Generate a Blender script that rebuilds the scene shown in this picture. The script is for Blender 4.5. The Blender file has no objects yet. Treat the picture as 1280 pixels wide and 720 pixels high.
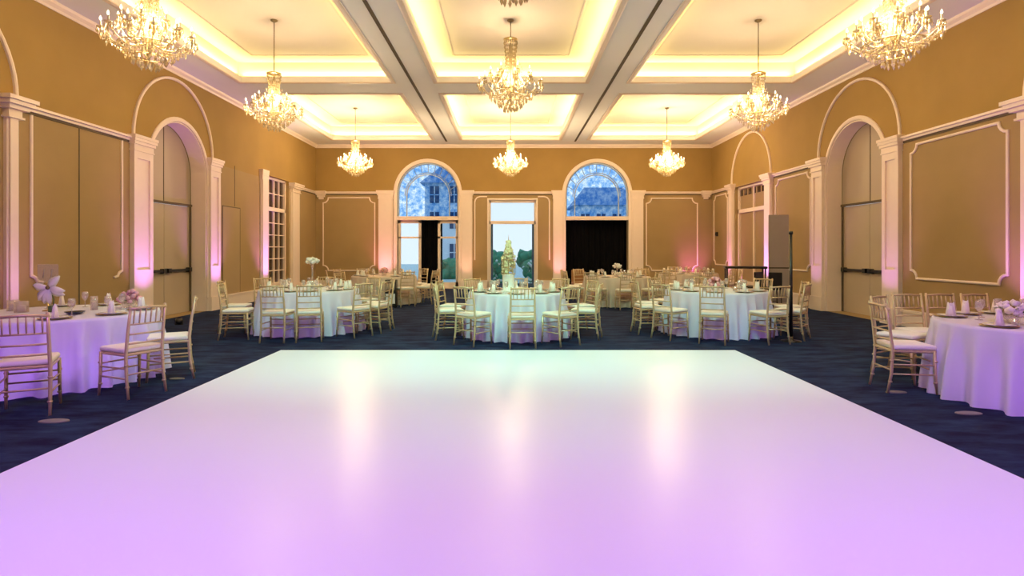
import bpy, bmesh, math, random
from mathutils import Vector, Matrix
from mathutils.geometry import tessellate_polygon
PI = math.pi
rnd = random.Random(7)
C = bpy.context.scene.collection
SC = bpy.context.scene

# ------------------------------------------------------------------ materials
def mat(name, col, rough=0.6, metal=0.0, spec=0.5, noise=0.0, nscale=8.0, bump=0.0, bscale=60.0, trans=0.0, emit=None, estr=0.0, coat=0.0, subsurf=0.0):
    m = bpy.data.materials.new(name); m.use_nodes = True
    nt = m.node_tree; b = nt.nodes['Principled BSDF']
    b.inputs['Base Color'].default_value = (*col, 1)
    b.inputs['Roughness'].default_value = rough
    b.inputs['Metallic'].default_value = metal
    b.inputs['Specular IOR Level'].default_value = spec
    b.inputs['Transmission Weight'].default_value = trans
    b.inputs['Coat Weight'].default_value = coat
    if emit:
        b.inputs['Emission Color'].default_value = (*emit, 1)
        b.inputs['Emission Strength'].default_value = estr
    tc = nt.nodes.new('ShaderNodeTexCoord')
    if noise > 0:
        n = nt.nodes.new('ShaderNodeTexNoise'); n.inputs['Scale'].default_value = nscale; n.inputs['Detail'].default_value = 5
        nt.links.new(tc.outputs['Object'], n.inputs['Vector'])
        r = nt.nodes.new('ShaderNodeMixRGB'); r.blend_type = 'MIX'
        r.inputs['Color1'].default_value = (*[c*(1-noise) for c in col], 1)
        r.inputs['Color2'].default_value = (*[min(1, c*(1+noise)) for c in col], 1)
        nt.links.new(n.outputs['Fac'], r.inputs['Fac']); nt.links.new(r.outputs['Color'], b.inputs['Base Color'])
    if bump > 0:
        n2 = nt.nodes.new('ShaderNodeTexNoise'); n2.inputs['Scale'].default_value = bscale; n2.inputs['Detail'].default_value = 3
        nt.links.new(tc.outputs['Object'], n2.inputs['Vector'])
        bp = nt.nodes.new('ShaderNodeBump'); bp.inputs['Strength'].default_value = bump; bp.inputs['Distance'].default_value = 0.01
        nt.links.new(n2.outputs['Fac'], bp.inputs['Height']); nt.links.new(bp.outputs['Normal'], b.inputs['Normal'])
    return m

M = {}
M['ceiling'] = mat('ceiling_plaster', (0.80, 0.70, 0.60), 0.8, noise=0.03, nscale=1.2)
M['soffit'] = mat('soffit_plaster', (0.93, 0.90, 0.86), 0.8, noise=0.03, nscale=1.2)
M['trim'] = mat('cream_trim', (0.90, 0.74, 0.60), 0.5, noise=0.03)
M['panel'] = mat('taupe_panel', (0.37, 0.26, 0.13), 0.75, noise=0.05, nscale=3, bump=0.15, bscale=200)
M['door'] = mat('door_taupe', (0.47, 0.38, 0.27), 0.6, noise=0.04, nscale=2)
M['groove'] = mat('groove_brown', (0.10, 0.07, 0.04), 0.8)
M['black'] = mat('black_metal', (0.012, 0.010, 0.010), 0.35, spec=0.4)
M['drape'] = mat('black_drape', (0.004, 0.004, 0.005), 0.95, spec=0.05)
M['gold'] = mat('gold_paint', (0.60, 0.43, 0.24), 0.34, metal=0.25, noise=0.08, nscale=25)
M['brass'] = mat('brass', (0.62, 0.46, 0.22), 0.3, metal=0.9)
M['cushion'] = mat('ivory_cushion', (0.86, 0.78, 0.66), 0.8, noise=0.04, nscale=20, bump=0.2)
M['white'] = mat('white_ceramic', (0.86, 0.83, 0.80), 0.25)
M['petal'] = mat('ivory_petal', (0.88, 0.80, 0.70), 0.7, noise=0.15, nscale=30)
M['pinkpetal'] = mat('pink_petal', (0.75, 0.40, 0.42), 0.7, noise=0.25, nscale=30)
M['leaf'] = mat('green_leaf', (0.10, 0.16, 0.05), 0.6, noise=0.3, nscale=20)
M['darkpane'] = mat('dark_pane', (0.035, 0.016, 0.016), 0.12, spec=0.6, noise=0.3, nscale=2)
M['brownpane'] = mat('brown_blind_pane', (0.33, 0.22, 0.12), 0.3, noise=0.12, nscale=2)
M['grey'] = mat('grey_board', (0.34, 0.28, 0.25), 0.6, noise=0.05)
M['brown'] = mat('brown_leather', (0.30, 0.13, 0.04), 0.5, noise=0.1)
M['candle'] = mat('candle_wax', (0.88, 0.80, 0.66), 0.5)
M['bulb'] = mat('bulb_glow', (1, 0.85, 0.6), 0.4, emit=(1.0, 0.80, 0.48), estr=5.0)
M['bulb'].cycles.emission_sampling = 'NONE'
M['led'] = mat('led_lens', (1, 0.9, 0.7), 0.4, emit=(1.0, 0.85, 0.5), estr=2.0)
M['led'].cycles.emission_sampling = 'NONE'
M['uplens'] = mat('uplight_lens', (0.7, 0.3, 1), 0.3, emit=(0.6, 0.2, 1.0), estr=1.5)
M['uplens'].cycles.emission_sampling = 'NONE'
M['darkglass'] = mat('dark_blue_glass', (0.03, 0.035, 0.06), 0.1, spec=0.8)
M['steel'] = mat('dull_steel', (0.16, 0.14, 0.14), 0.6, metal=0.2)
M['crown'] = mat('dark_bronze', (0.20, 0.14, 0.07), 0.4, metal=0.6)
M['pave'] = mat('terrace_paving', (0.42, 0.58, 0.60), 0.7, noise=0.1, nscale=3)
M['hedge'] = mat('hedge_green', (0.04, 0.26, 0.16), 0.8, noise=0.5, nscale=6)
M['facade'] = mat('white_render', (0.66, 0.74, 0.84), 0.8, noise=0.05)
M['roof'] = mat('slate_blue_roof', (0.26, 0.36, 0.52), 0.7, noise=0.2)
M['winblue'] = mat('blue_window_glass', (0.05, 0.09, 0.18), 0.2)
M['blossomw'] = mat('white_blossom', (0.75, 0.85, 0.92), 0.8, noise=0.2, nscale=10)

def mat_crystal(name, col, tr):
    m = bpy.data.materials.new(name); m.use_nodes = True; nt = m.node_tree; nt.nodes.clear()
    out = nt.nodes.new('ShaderNodeOutputMaterial'); mx = nt.nodes.new('ShaderNodeMixShader'); mx2 = nt.nodes.new('ShaderNodeMixShader')
    t = nt.nodes.new('ShaderNodeBsdfTransparent'); t.inputs[0].default_value = (*col, 1)
    g = nt.nodes.new('ShaderNodeBsdfGlossy'); g.inputs['Roughness'].default_value = 0.12; g.inputs['Color'].default_value = (1, 0.95, 0.85, 1)
    d = nt.nodes.new('ShaderNodeBsdfTranslucent'); d.inputs[0].default_value = (*col, 1)
    df = nt.nodes.new('ShaderNodeBsdfDiffuse'); df.inputs[0].default_value = (*col, 1)
    ad = nt.nodes.new('ShaderNodeMixShader'); ad.inputs[0].default_value = 0.5
    nt.links.new(d.outputs[0], ad.inputs[1]); nt.links.new(df.outputs[0], ad.inputs[2])
    mx2.inputs[0].default_value = 0.35; nt.links.new(ad.outputs[0], mx2.inputs[1]); nt.links.new(g.outputs[0], mx2.inputs[2])
    mx.inputs[0].default_value = tr; nt.links.new(mx2.outputs[0], mx.inputs[1]); nt.links.new(t.outputs[0], mx.inputs[2])
    nt.links.new(mx.outputs[0], out.inputs[0]); return m
M['crystal'] = mat_crystal('crystal', (0.80, 0.70, 0.50), 0.35)
M['glass'] = mat_crystal('table_glass', (0.95, 0.92, 0.90), 0.72)

def mat_pane(name, col, gloss=0.06):
    m = bpy.data.materials.new(name); m.use_nodes = True; nt = m.node_tree; nt.nodes.clear()
    out = nt.nodes.new('ShaderNodeOutputMaterial'); mx = nt.nodes.new('ShaderNodeMixShader')
    t = nt.nodes.new('ShaderNodeBsdfTransparent'); t.inputs[0].default_value = (*col, 1)
    g = nt.nodes.new('ShaderNodeBsdfGlossy'); g.inputs['Roughness'].default_value = 0.03
    mx.inputs[0].default_value = gloss; nt.links.new(t.outputs[0], mx.inputs[1]); nt.links.new(g.outputs[0], mx.inputs[2])
    nt.links.new(mx.outputs[0], out.inputs[0]); return m
M['clear'] = mat_pane('clear_pane', (0.92, 0.98, 1.0))
def mat_bluepane():
    m = mat_pane('blue_fanlight_pane', (0.30, 0.52, 0.85), 0.0); nt = m.node_tree
    t = [n for n in nt.nodes if n.type == 'BSDF_TRANSPARENT'][0]
    tc = nt.nodes.new('ShaderNodeTexCoord'); n = nt.nodes.new('ShaderNodeTexNoise'); n.inputs['Scale'].default_value = 5; n.inputs['Detail'].default_value = 6
    n.inputs['Roughness'].default_value = 0.7
    nt.links.new(tc.outputs['Object'], n.inputs['Vector'])
    r = nt.nodes.new('ShaderNodeValToRGB'); r.color_ramp.elements[0].position = 0.38; r.color_ramp.elements[0].color = (0.36, 0.60, 0.86, 1)
    r.color_ramp.elements[1].position = 0.66; r.color_ramp.elements[1].color = (0.97, 1.0, 1.0, 1)
    nt.links.new(n.outputs['Fac'], r.inputs[0]); nt.links.new(r.outputs[0], t.inputs[0]); return m
M['blue'] = mat_bluepane()

def mat_wall():
    m = bpy.data.materials.new('wall_paint'); m.use_nodes = True; nt = m.node_tree; b = nt.nodes['Principled BSDF']
    b.inputs['Roughness'].default_value = 0.75; b.inputs['Specular IOR Level'].default_value = 0.25
    tc = nt.nodes.new('ShaderNodeTexCoord'); sp = nt.nodes.new('ShaderNodeSeparateXYZ'); nt.links.new(tc.outputs['Object'], sp.inputs[0])
    gt = nt.nodes.new('ShaderNodeMath'); gt.operation = 'GREATER_THAN'; gt.inputs[1].default_value = 3.66; nt.links.new(sp.outputs['Z'], gt.inputs[0])
    n = nt.nodes.new('ShaderNodeTexNoise'); n.inputs['Scale'].default_value = 1.3; n.inputs['Detail'].default_value = 4; nt.links.new(tc.outputs['Object'], n.inputs['Vector'])
    mx = nt.nodes.new('ShaderNodeMixRGB'); mx.inputs['Color1'].default_value = (0.39, 0.265, 0.12, 1); mx.inputs['Color2'].default_value = (0.39, 0.242, 0.075, 1)
    nt.links.new(gt.outputs[0], mx.inputs['Fac'])
    m2 = nt.nodes.new('ShaderNodeMixRGB'); m2.blend_type = 'MULTIPLY'; m2.inputs['Fac'].default_value = 0.25
    nt.links.new(mx.outputs[0], m2.inputs['Color1']); nt.links.new(n.outputs['Fac'], m2.inputs['Color2'])
    nt.links.new(m2.outputs[0], b.inputs['Base Color']); return m
M['wall'] = mat_wall()

def mat_carpet():
    m = bpy.data.materials.new('navy_carpet'); m.use_nodes = True; nt = m.node_tree; b = nt.nodes['Principled BSDF']
    b.inputs['Roughness'].default_value = 0.95; b.inputs['Specular IOR Level'].default_value = 0.03
    tc = nt.nodes.new('ShaderNodeTexCoord'); mp = nt.nodes.new('ShaderNodeMapping'); mp.inputs['Scale'].default_value = (0.8, 2.2, 1)
    nt.links.new(tc.outputs['Object'], mp.inputs[0])
    n = nt.nodes.new('ShaderNodeTexNoise'); n.inputs['Scale'].default_value = 2.5; n.inputs['Detail'].default_value = 8; n.inputs['Roughness'].default_value = 0.65; nt.links.new(mp.outputs[0], n.inputs['Vector'])
    r = nt.nodes.new('ShaderNodeValToRGB'); r.color_ramp.elements[0].position = 0.38; r.color_ramp.elements[0].color = (0.010, 0.009, 0.030, 1)
    r.color_ramp.elements[1].position = 0.68; r.color_ramp.elements[1].color = (0.023, 0.042, 0.090, 1)
    nt.links.new(n.outputs['Fac'], r.inputs[0]); nt.links.new(r.outputs[0], b.inputs['Base Color'])
    n2 = nt.nodes.new('ShaderNodeTexNoise'); n2.inputs['Scale'].default_value = 300; nt.links.new(tc.outputs['Object'], n2.inputs['Vector'])
    bp = nt.nodes.new('ShaderNodeBump'); bp.inputs['Strength'].default_value = 0.4; bp.inputs['Distance'].default_value = 0.005
    nt.links.new(n2.outputs['Fac'], bp.inputs['Height']); nt.links.new(bp.outputs['Normal'], b.inputs['Normal'])
    return m
M['carpet'] = mat_carpet()

def mat_dance():
    m = bpy.data.materials.new('white_vinyl'); m.use_nodes = True; nt = m.node_tree; b = nt.nodes['Principled BSDF']
    b.inputs['Base Color'].default_value = (0.82, 0.85, 0.90, 1); b.inputs['Roughness'].default_value = 0.22
    b.inputs['Specular IOR Level'].default_value = 0.3
    tc = nt.nodes.new('ShaderNodeTexCoord'); n = nt.nodes.new('ShaderNodeTexNoise'); n.inputs['Scale'].default_value = 1.5; n.inputs['Detail'].default_value = 6
    nt.links.new(tc.outputs['Object'], n.inputs['Vector'])
    mr = nt.nodes.new('ShaderNodeMapRange'); mr.inputs['To Min'].default_value = 0.24; mr.inputs['To Max'].default_value = 0.38
    nt.links.new(n.outputs['Fac'], mr.inputs['Value']); nt.links.new(mr.outputs[0], b.inputs['Roughness'])
    return m
M['dance'] = mat_dance()

def mat_cloth(name, col):
    m = bpy.data.materials.new(name); m.use_nodes = True; nt = m.node_tree; b = nt.nodes['Principled BSDF']
    b.inputs['Base Color'].default_value = (*col, 1); b.inputs['Roughness'].default_value = 0.7; b.inputs['Specular IOR Level'].default_value = 0.3
    out = nt.nodes['Material Output']; t = nt.nodes.new('ShaderNodeBsdfTranslucent'); t.inputs[0].default_value = (*col, 1)
    mx = nt.nodes.new('ShaderNodeMixShader'); mx.inputs[0].default_value = 0.22
    nt.links.new(b.outputs[0], mx.inputs[1]); nt.links.new(t.outputs[0], mx.inputs[2]); nt.links.new(mx.outputs[0], out.inputs[0])
    return m
M['cloth'] = mat_cloth('white_satin_cloth', (0.85, 0.83, 0.83))
M['peachcloth'] = mat_cloth('peach_cloth', (0.86, 0.70, 0.56))

# ------------------------------------------------------------------ mesh helpers
def box(bm, x0, x1, y0, y1, z0, z1):
    v = [bm.verts.new((x, y, z)) for x in (x0, x1) for y in (y0, y1) for z in (z0, z1)]
    for f in ((0,1,3,2),(4,6,7,5),(0,4,5,1),(2,3,7,6),(0,2,6,4),(1,5,7,3)):
        bm.faces.new([v[i] for i in f])
def bevelled_box(bm, x0, x1, y0, y1, z0, z1, b=0.01, seg=2):
    t = bmesh.new(); box(t, x0, x1, y0, y1, z0, z1)
    bmesh.ops.bevel(t, geom=t.edges[:], offset=b, segments=seg, affect='EDGES', profile=0.5)
    merge(bm, t)
def merge(bm, t, mtx=None):
    if mtx: bmesh.ops.transform(t, matrix=mtx, verts=t.verts)
    mp = {v: bm.verts.new(v.co) for v in t.verts}
    for f in t.faces:
        nf = bm.faces.new([mp[v] for v in f.verts]); nf.smooth = f.smooth
    t.free()
def tube(bm, pts, r, seg=8, cap=True):
    pts = [Vector(p) for p in pts]; n = len(pts); rr = r if isinstance(r, (list, tuple)) else [r]*n
    rings = []; up = None
    for i, p in enumerate(pts):
        d = (pts[min(i+1, n-1)] - pts[max(i-1, 0)]).normalized()
        if up is None: up = Vector((0,0,1)) if abs(d.z) < 0.9 else Vector((1,0,0))
        a = d.cross(up).normalized(); up = a.cross(d).normalized()
        rings.append([bm.verts.new(p + (a*math.cos(2*PI*k/seg) + up*math.sin(2*PI*k/seg))*rr[i]) for k in range(seg)])
    for i in range(n-1):
        for k in range(seg):
            f = bm.faces.new((rings[i][k], rings[i][(k+1)%seg], rings[i+1][(k+1)%seg], rings[i+1][k])); f.smooth = True
    if cap:
        bm.faces.new(rings[0][::-1]); bm.faces.new(rings[-1])
def lathe(bm, prof, seg=24, cx=0, cy=0, smooth=True):
    rings = []
    for r, z in prof:
        if r < 1e-5: rings.append([bm.verts.new((cx, cy, z))])
        else: rings.append([bm.verts.new((cx + r*math.cos(2*PI*k/seg), cy + r*math.sin(2*PI*k/seg), z)) for k in range(seg)])
    for a, b in zip(rings, rings[1:]):
        for k in range(seg):
            k2 = (k+1) % seg
            if len(a) == 1 and len(b) == 1: continue
            if len(a) == 1: f = bm.faces.new((a[0], b[k], b[k2]))
            elif len(b) == 1: f = bm.faces.new((a[k], a[k2], b[0]))
            else: f = bm.faces.new((a[k], a[k2], b[k2], b[k]))
            f.smooth = smooth
def drop(bm, x, y, z, h, r):  # faceted crystal drop, top at z
    top = bm.verts.new((x, y, z)); bot = bm.verts.new((x, y, z-h))
    ring = [bm.verts.new((x + r*math.cos(PI/2*k), y + r*math.sin(PI/2*k), z-h*0.62)) for k in range(4)]
    for k in range(4):
        bm.faces.new((top, ring[k], ring[(k+1)%4])); bm.faces.new((bot, ring[(k+1)%4], ring[k]))
def obj(name, bm, m, parent=None, loc=None):
    bmesh.ops.recalc_face_normals(bm, faces=bm.faces[:])
    me = bpy.data.meshes.new(name); bm.to_mesh(me); bm.free()
    me.materials.append(M[m] if isinstance(m, str) else m)
    o = bpy.data.objects.new(name, me); C.objects.link(o)
    if parent: o.parent = parent
    if loc: o.location = loc
    return o
def tag(o, label=None, cat=None, group=None, kind=None):
    if label: o['label'] = label
    if cat: o['category'] = cat
    if group: o['group'] = group
    if kind: o['kind'] = kind
    return o
def empty(name, loc=(0,0,0), rz=0):
    o = bpy.data.objects.new(name, None); C.objects.link(o); o.location = loc; o.rotation_euler = (0,0,rz); o.empty_display_size = 0.1
    return o
def struct(name, bm, m, parent=None):
    o = obj(name, bm, m, parent)
    if not parent: o['kind'] = 'structure'
    return o
def dup(root, loc=None, rz=None, parent=None):
    c = root.copy(); C.objects.link(c)
    if parent: c.parent = parent
    if loc is not None: c.location = loc
    if rz is not None: c.rotation_euler = (0,0,rz)
    for ch in kids[root.name]:
        dup_child(ch, c)
    return c
def dup_child(o, parent):
    c = o.copy(); C.objects.link(c); c.parent = parent
    for ch in kids.get(o.name, ()): dup_child(ch, c)
kids = {}
def remember(root):
    kids[root.name] = [o for o in bpy.data.objects if o.parent == root]
    for k in kids[root.name]: remember(k)

# wall frames: (u, z, depth into room)
XL, XR, YB, YF, ZC = -7.4, 7.73, 22.0, -3.6, 5.5
LW = lambda u, z, d: (XL + d, u, z)
RW = lambda u, z, d: (XR - d, u, z)
BW = lambda u, z, d: (u, YB - d, z)
def wbox(bm, W, u0, u1, z0, z1, d0, d1):
    v = [bm.verts.new(W(u, z, d)) for u in (u0, u1) for z in (z0, z1) for d in (d0, d1)]
    for f in ((0,1,3,2),(4,6,7,5),(0,4,5,1),(2,3,7,6),(0,2,6,4),(1,5,7,3)): bm.faces.new([v[i] for i in f])
def plate(bm, W, outer, holes, d0, d1):
    loops = [outer] + holes
    tri = tessellate_polygon([[Vector((u, z, 0)) for u, z in l] for l in loops])
    flat = [p for l in loops for p in l]
    A = [bm.verts.new(W(u, z, d1)) for u, z in flat]; B = [bm.verts.new(W(u, z, d0)) for u, z in flat]
    for t in tri:
        try: bm.faces.new([A[i] for i in t]); bm.faces.new([B[i] for i in t][::-1])
        except ValueError: pass
    s = 0
    for l in loops:
        n = len(l)
        for i in range(n):
            j = (i+1) % n; bm.faces.new((A[s+i], A[s+j], B[s+j], B[s+i]))
        s += n
def arch(c, r, z0, spring, n=28):
    return [(c-r, z0)] + [(c - r*math.cos(PI*k/n), spring + r*math.sin(PI*k/n)) for k in range(n+1)] + [(c+r, z0)]
def ribbon(bm, W, pts, w, d1, d0=0.0, closed=False):
    n = len(pts); L = []; R = []
    for i in range(n):
        if closed: a, b = pts[i-1], pts[(i+1) % n]
        else: a, b = pts[max(i-1, 0)], pts[min(i+1, n-1)]
        p = Vector(pts[i])
        e1 = (p - Vector(a)); e2 = (Vector(b) - p)
        if e1.length < 1e-9: e1 = e2
        if e2.length < 1e-9: e2 = e1
        e1.normalize(); e2.normalize()
        n1 = Vector((-e1.y, e1.x)); n2 = Vector((-e2.y, e2.x)); nn = (n1 + n2)
        nn.normalize(); k = 1/max(0.5, nn.dot(n1))
        L.append(p + nn*w/2*k); R.append(p - nn*w/2*k)
    prof = [(0, d0), (0.0, d1*0.7), (0.3, d1), (0.7, d1), (1.0, d1*0.7), (1.0, d0)]
    rows = [[bm.verts.new(W(*(L[i].lerp(R[i], t)), d)) for t, d in prof] for i in range(n)]
    for i in range(n if closed else n-1):
        a, b = rows[i], rows[(i+1) % n]
        for k in range(len(prof)-1): bm.faces.new((a[k], a[k+1], b[k+1], b[k]))
    if not closed:
        bm.faces.new(rows[0]); bm.faces.new(rows[-1][::-1])
def scoop(u0, u1, z0, z1, c=0.16, n=4):
    P = []
    for (cx, cz, a0) in ((u0, z0, 90), (u0, z1, 0), (u1, z1, -90), (u1, z0, 180)):
        # concave arcs round each corner, going up the left side
        for k in range(n+1):
            a = math.radians(a0 - 90*k/n); P.append((cx + c*math.cos(a), cz + c*math.sin(a)))
    return [P[i] for i in range(len(P))]
def scoop_frame(u0, u1, z0, z1, c=0.16):
    n = 4; P = []
    def arc(cx, cz, a0, a1):
        for k in range(n+1):
            a = math.radians(a0 + (a1-a0)*k/n); P.append((cx + c*math.cos(a), cz + c*math.sin(a)))
    arc(u0, z0, 0, 90); arc(u0, z1, -90, 0); arc(u1, z1, 180, 270); arc(u1, z0, 90, 180)
    return P

# ------------------------------------------------------------------ room shell
bm = bmesh.new(); box(bm, XL-0.5, XR+0.5, YF-0.3, YB+0.4, -0.1, 0); struct('floor', bm, 'carpet')
NICHE_L = (12.95, 1.11, 3.25); NICHE_R = (12.95, 1.11, 3.28)
WIN_L = (17.5, 19.3, 0.35, 3.78); WIN_R = (17.35, 19.75, 0.35, 3.62)
def rect(u0, u1, z0, z1): return [(u0, z0), (u0, z1), (u1, z1), (u1, z0)]
bm = bmesh.new(); plate(bm, LW, rect(YF, YB+0.4, -0.05, 6.3), [arch(NICHE_L[0], NICHE_L[1], 0.001, NICHE_L[2]), rect(*WIN_L)], -0.45, 0); struct('wall_left', bm, 'wall')
bm = bmesh.new(); plate(bm, RW, rect(YF, YB+0.4, -0.05, 6.3), [arch(NICHE_R[0], NICHE_R[1], 0.001, NICHE_R[2]), rect(*WIN_R)], -0.45, 0); struct('wall_right', bm, 'wall')
AL = (-3.125, 1.17, 3.66); AR = (3.34, 1.20, 3.63)
bm = bmesh.new(); plate(bm, BW, rect(XL, XR, -0.05, 6.3), [arch(AL[0], AL[1], 0.001, AL[2]), rect(-0.80, 1.02, 0.001, 3.40), arch(AR[0], AR[1], 0.001, AR[2])], -0.35, 0); struct('wall_back', bm, 'wall')
bm = bmesh.new(); box(bm, XL-0.45, XR+0.45, YF-0.3, YF, -0.05, 6.3); struct('wall_front', bm, 'wall')

# ceiling: soffit slab with nine coffers
XS = [(-6.40, -2.83), (-1.72, 1.80), (2.90, 6.72)]
YS = [(0.50, 6.56), (7.66, 13.73), (14.83, 20.9)]
CW = lambda u, v, d: (u, v, ZC + d)
bm = bmesh.new(); plate(bm, CW, rect(XL-0.45, XR+0.45, YF-0.3, YB+0.35), [rect(x0, x1, y0, y1) for x0, x1 in XS for y0, y1 in YS], 0.0, 0.12); struct('ceiling', bm, 'soffit')
ti = 0
def trim(bm, m='trim'):
    global ti
    ti += 1; return struct('trim_%d' % ti, bm, m)
for x0, x1 in XS:
    for y0, y1 in YS:
        g = 0.13; t = 0.05; zt = 6.0
        bm = bmesh.new()
        X0, X1, Y0, Y1 = x0-g, x1+g, y0-g, y1+g
        box(bm, X0-t, X0, Y0-t, Y1+t, ZC+0.12, zt); box(bm, X1, X1+t, Y0-t, Y1+t, ZC+0.12, zt)
        box(bm, X0, X1, Y0-t, Y0, ZC+0.12, zt); box(bm, X0, X1, Y1, Y1+t, ZC+0.12, zt)
        box(bm, X0-t, X1+t, Y0-t, Y1+t, zt, zt+0.06)
        o = struct('ceiling_coffer', bm, 'ceiling')
        # fine frame on the tray panel
        bm = bmesh.new(); ribbon(bm, lambda u, v, d: (u, v, zt - d), rect(x0+0.42, x1-0.42, y0+0.42, y1-0.42), 0.05, 0.02, closed=True)
        trim(bm, 'ceiling')
        # lip moulding round the opening
        bm = bmesh.new(); ribbon(bm, lambda u, v, d: (u, v, ZC - d), rect(x0-0.05, x1+0.05, y0-0.05, y1+0.05), 0.10, 0.025, closed=True)
        trim(bm, 'trim')
        # LED strips lying on the coffer shelf
        for (cx, cy, lx, ly) in ((X0+0.07, (y0+y1)/2, 0, y1-y0), (X1-0.07, (y0+y1)/2, 0, y1-y0), ((x0+x1)/2, Y0+0.07, x1-x0, 0), ((x0+x1)/2, Y1-0.07, x1-x0, 0)):
            L = bpy.data.lights.new('cove_led', 'AREA'); L.shape = 'RECTANGLE'; L.size = max(lx, ly); L.size_y = 0.04
            L.energy = 8.0*max(lx, ly); L.color = (1.0, 0.80, 0.27)
            lo = bpy.data.objects.new('cove_led', L); C.objects.link(lo); lo.location = (cx, cy, ZC+0.16)
            lo.rotation_euler = (PI, 0, PI/2 if ly else 0)
# partition tracks let into the beams
for x in (-2.33, 2.42):
    bm = bmesh.new(); box(bm, x-0.035, x+0.035, YF, 21.3, ZC-0.006, ZC+0.01); trim(bm, 'groove')
# crown mouldings
def crown(W, u0, u1):
    bm = bmesh.new()
    prof = [(0, ZC-0.12), (0.015, ZC-0.12), (0.03, ZC-0.08), (0.08, ZC-0.04), (0.10, ZC), (0, ZC)]
    a = [bm.verts.new(W(u0, z, d)) for d, z in prof]; b = [bm.verts.new(W(u1, z, d)) for d, z in prof]
    n = len(prof)
    for i in range(n): bm.faces.new((a[i], a[(i+1)%n], b[(i+1)%n], b[i]))
    bm.faces.new(a); bm.faces.new(b[::-1]); trim(bm, 'trim')
crown(LW, YF, YB); crown(RW, YF, YB); crown(BW, XL, XR)

# baseboards
def baseboard(name, W, segs, h=0.33):
    bm = bmesh.new()
    for u0, u1 in segs:
        wbox(bm, W, u0, u1, 0, h-0.05, 0, 0.03); wbox(bm, W, u0, u1, h-0.05, h, 0, 0.05)
    struct(name, bm, 'trim')
baseboard('baseboard_left', LW, [(YF, 11.84), (14.06, 17.5), (17.5, YB)])
baseboard('baseboard_right', RW, [(YF, 11.84), (14.06, YB)])
baseboard('baseboard_back', BW, [(XL, -4.295), (-1.955, -0.80), (1.02, 2.14), (4.54, XR)])

# rail at capital height
def rail(W, u0, u1, z=3.66):
    bm = bmesh.new(); wbox(bm, W, u0, u1, z-0.035, z+0.01, 0, 0.04); wbox(bm, W, u0, u1, z+0.01, z+0.05, 0, 0.08); trim(bm)
    bm = bmesh.new(); wbox(bm, W, u0, u1, z-0.075, z-0.035, 0, 0.015); trim(bm, 'groove')
rail(LW, 8.75, 11.25); rail(LW, 20.25, YB)
rail(RW, 8.8, 11.35); rail(RW, 14.65, 16.9); rail(RW, 20.15, YB)
rail(BW, XL, -5.0); rail(BW, -1.42, 1.62); rail(BW, 5.1, XR)

# pilasters with capital, shaft (recessed panel) and plinth
def pilaster(W, u0, u1, d=0.09, zc=3.72, panel=True, cap=0.07):
    bm = bmesh.new(); w = u1-u0
    wbox(bm, W, u0, u1, 0.34, zc-0.28, 0, d*0.6)
    e = min(0.1, w*0.25)
    if panel:
        wbox(bm, W, u0, u0+e, 0.34, zc-0.28, d*0.6, d); wbox(bm, W, u1-e, u1, 0.34, zc-0.28, d*0.6, d)
        wbox(bm, W, u0+e, u1-e, zc-0.42, zc-0.28, d*0.6, d); wbox(bm, W, u0+e, u1-e, 0.34, 1.1, d*0.6, d)
    else: wbox(bm, W, u0+0.03, u1-0.03, 0.34, zc-0.28, d*0.6, d)
    wbox(bm, W, u0-0.02, u1+0.02, 0, 0.34, 0, d+0.03)
    for k, (za, zb, q) in enumerate(((zc-0.28, zc-0.25, 0.25), (zc-0.25, zc-0.15, 0.1), (zc-0.15, zc-0.09, 0.5), (zc-0.09, zc-0.03, 0.8), (zc-0.03, zc+0.03, 1.0))):
        wbox(bm, W, u0-cap*q, u1+cap*q, za, zb, 0, d+cap*q)
    trim(bm)
pilaster(LW, 8.42, 8.62, 0.08, panel=False, cap=0.16)
pilaster(LW, 11.22, 11.82); pilaster(LW, 14.10, 14.58)
pilaster(LW, 17.05, 17.48, zc=3.86, panel=False, cap=0.02); pilaster(LW, 19.42, 20.1, panel=False, cap=0.12)
pilaster(RW, 8.42, 8.66, 0.08, panel=False, cap=0.16)
pilaster(RW, 11.33, 11.83); pilaster(RW, 14.10, 14.6, cap=0.1)
pilaster(RW, 16.9, 17.33, panel=False, cap=0.1); pilaster(RW, 19.8, 20.15, panel=False, cap=0.1)
pilaster(BW, -5.0, -4.45, panel=False); pilaster(BW, -1.84, -1.42, panel=False)
pilaster(BW, 1.66, 2.06, panel=False); pilaster(BW, 4.66, 5.1, panel=False)
# corner brackets on the back wall
def bracket(u0, u1):
    bm = bmesh.new()
    for za, zb, q, s in ((3.42, 3.50, 0.05, 0.10), (3.50, 3.58, 0.10, 0.05), (3.58, 3.66, 0.16, 0.02), (3.66, 3.73, 0.2, 0.0)):
        wbox(bm, BW, u0+s, u1-s, za, zb, 0, q)
    trim(bm)
bracket(-7.38, -7.0); bracket(7.3, 7.68)
# big relief arches on the side walls
for W, c in ((LW, 7.12), (LW, 12.80), (RW, 7.12), (RW, 12.88), (RW, 18.5)):
    bm = bmesh.new(); ribbon(bm, W, arch(c, 1.5, 3.74, 3.76)[1:-1], 0.055, 0.05); trim(bm)
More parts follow.
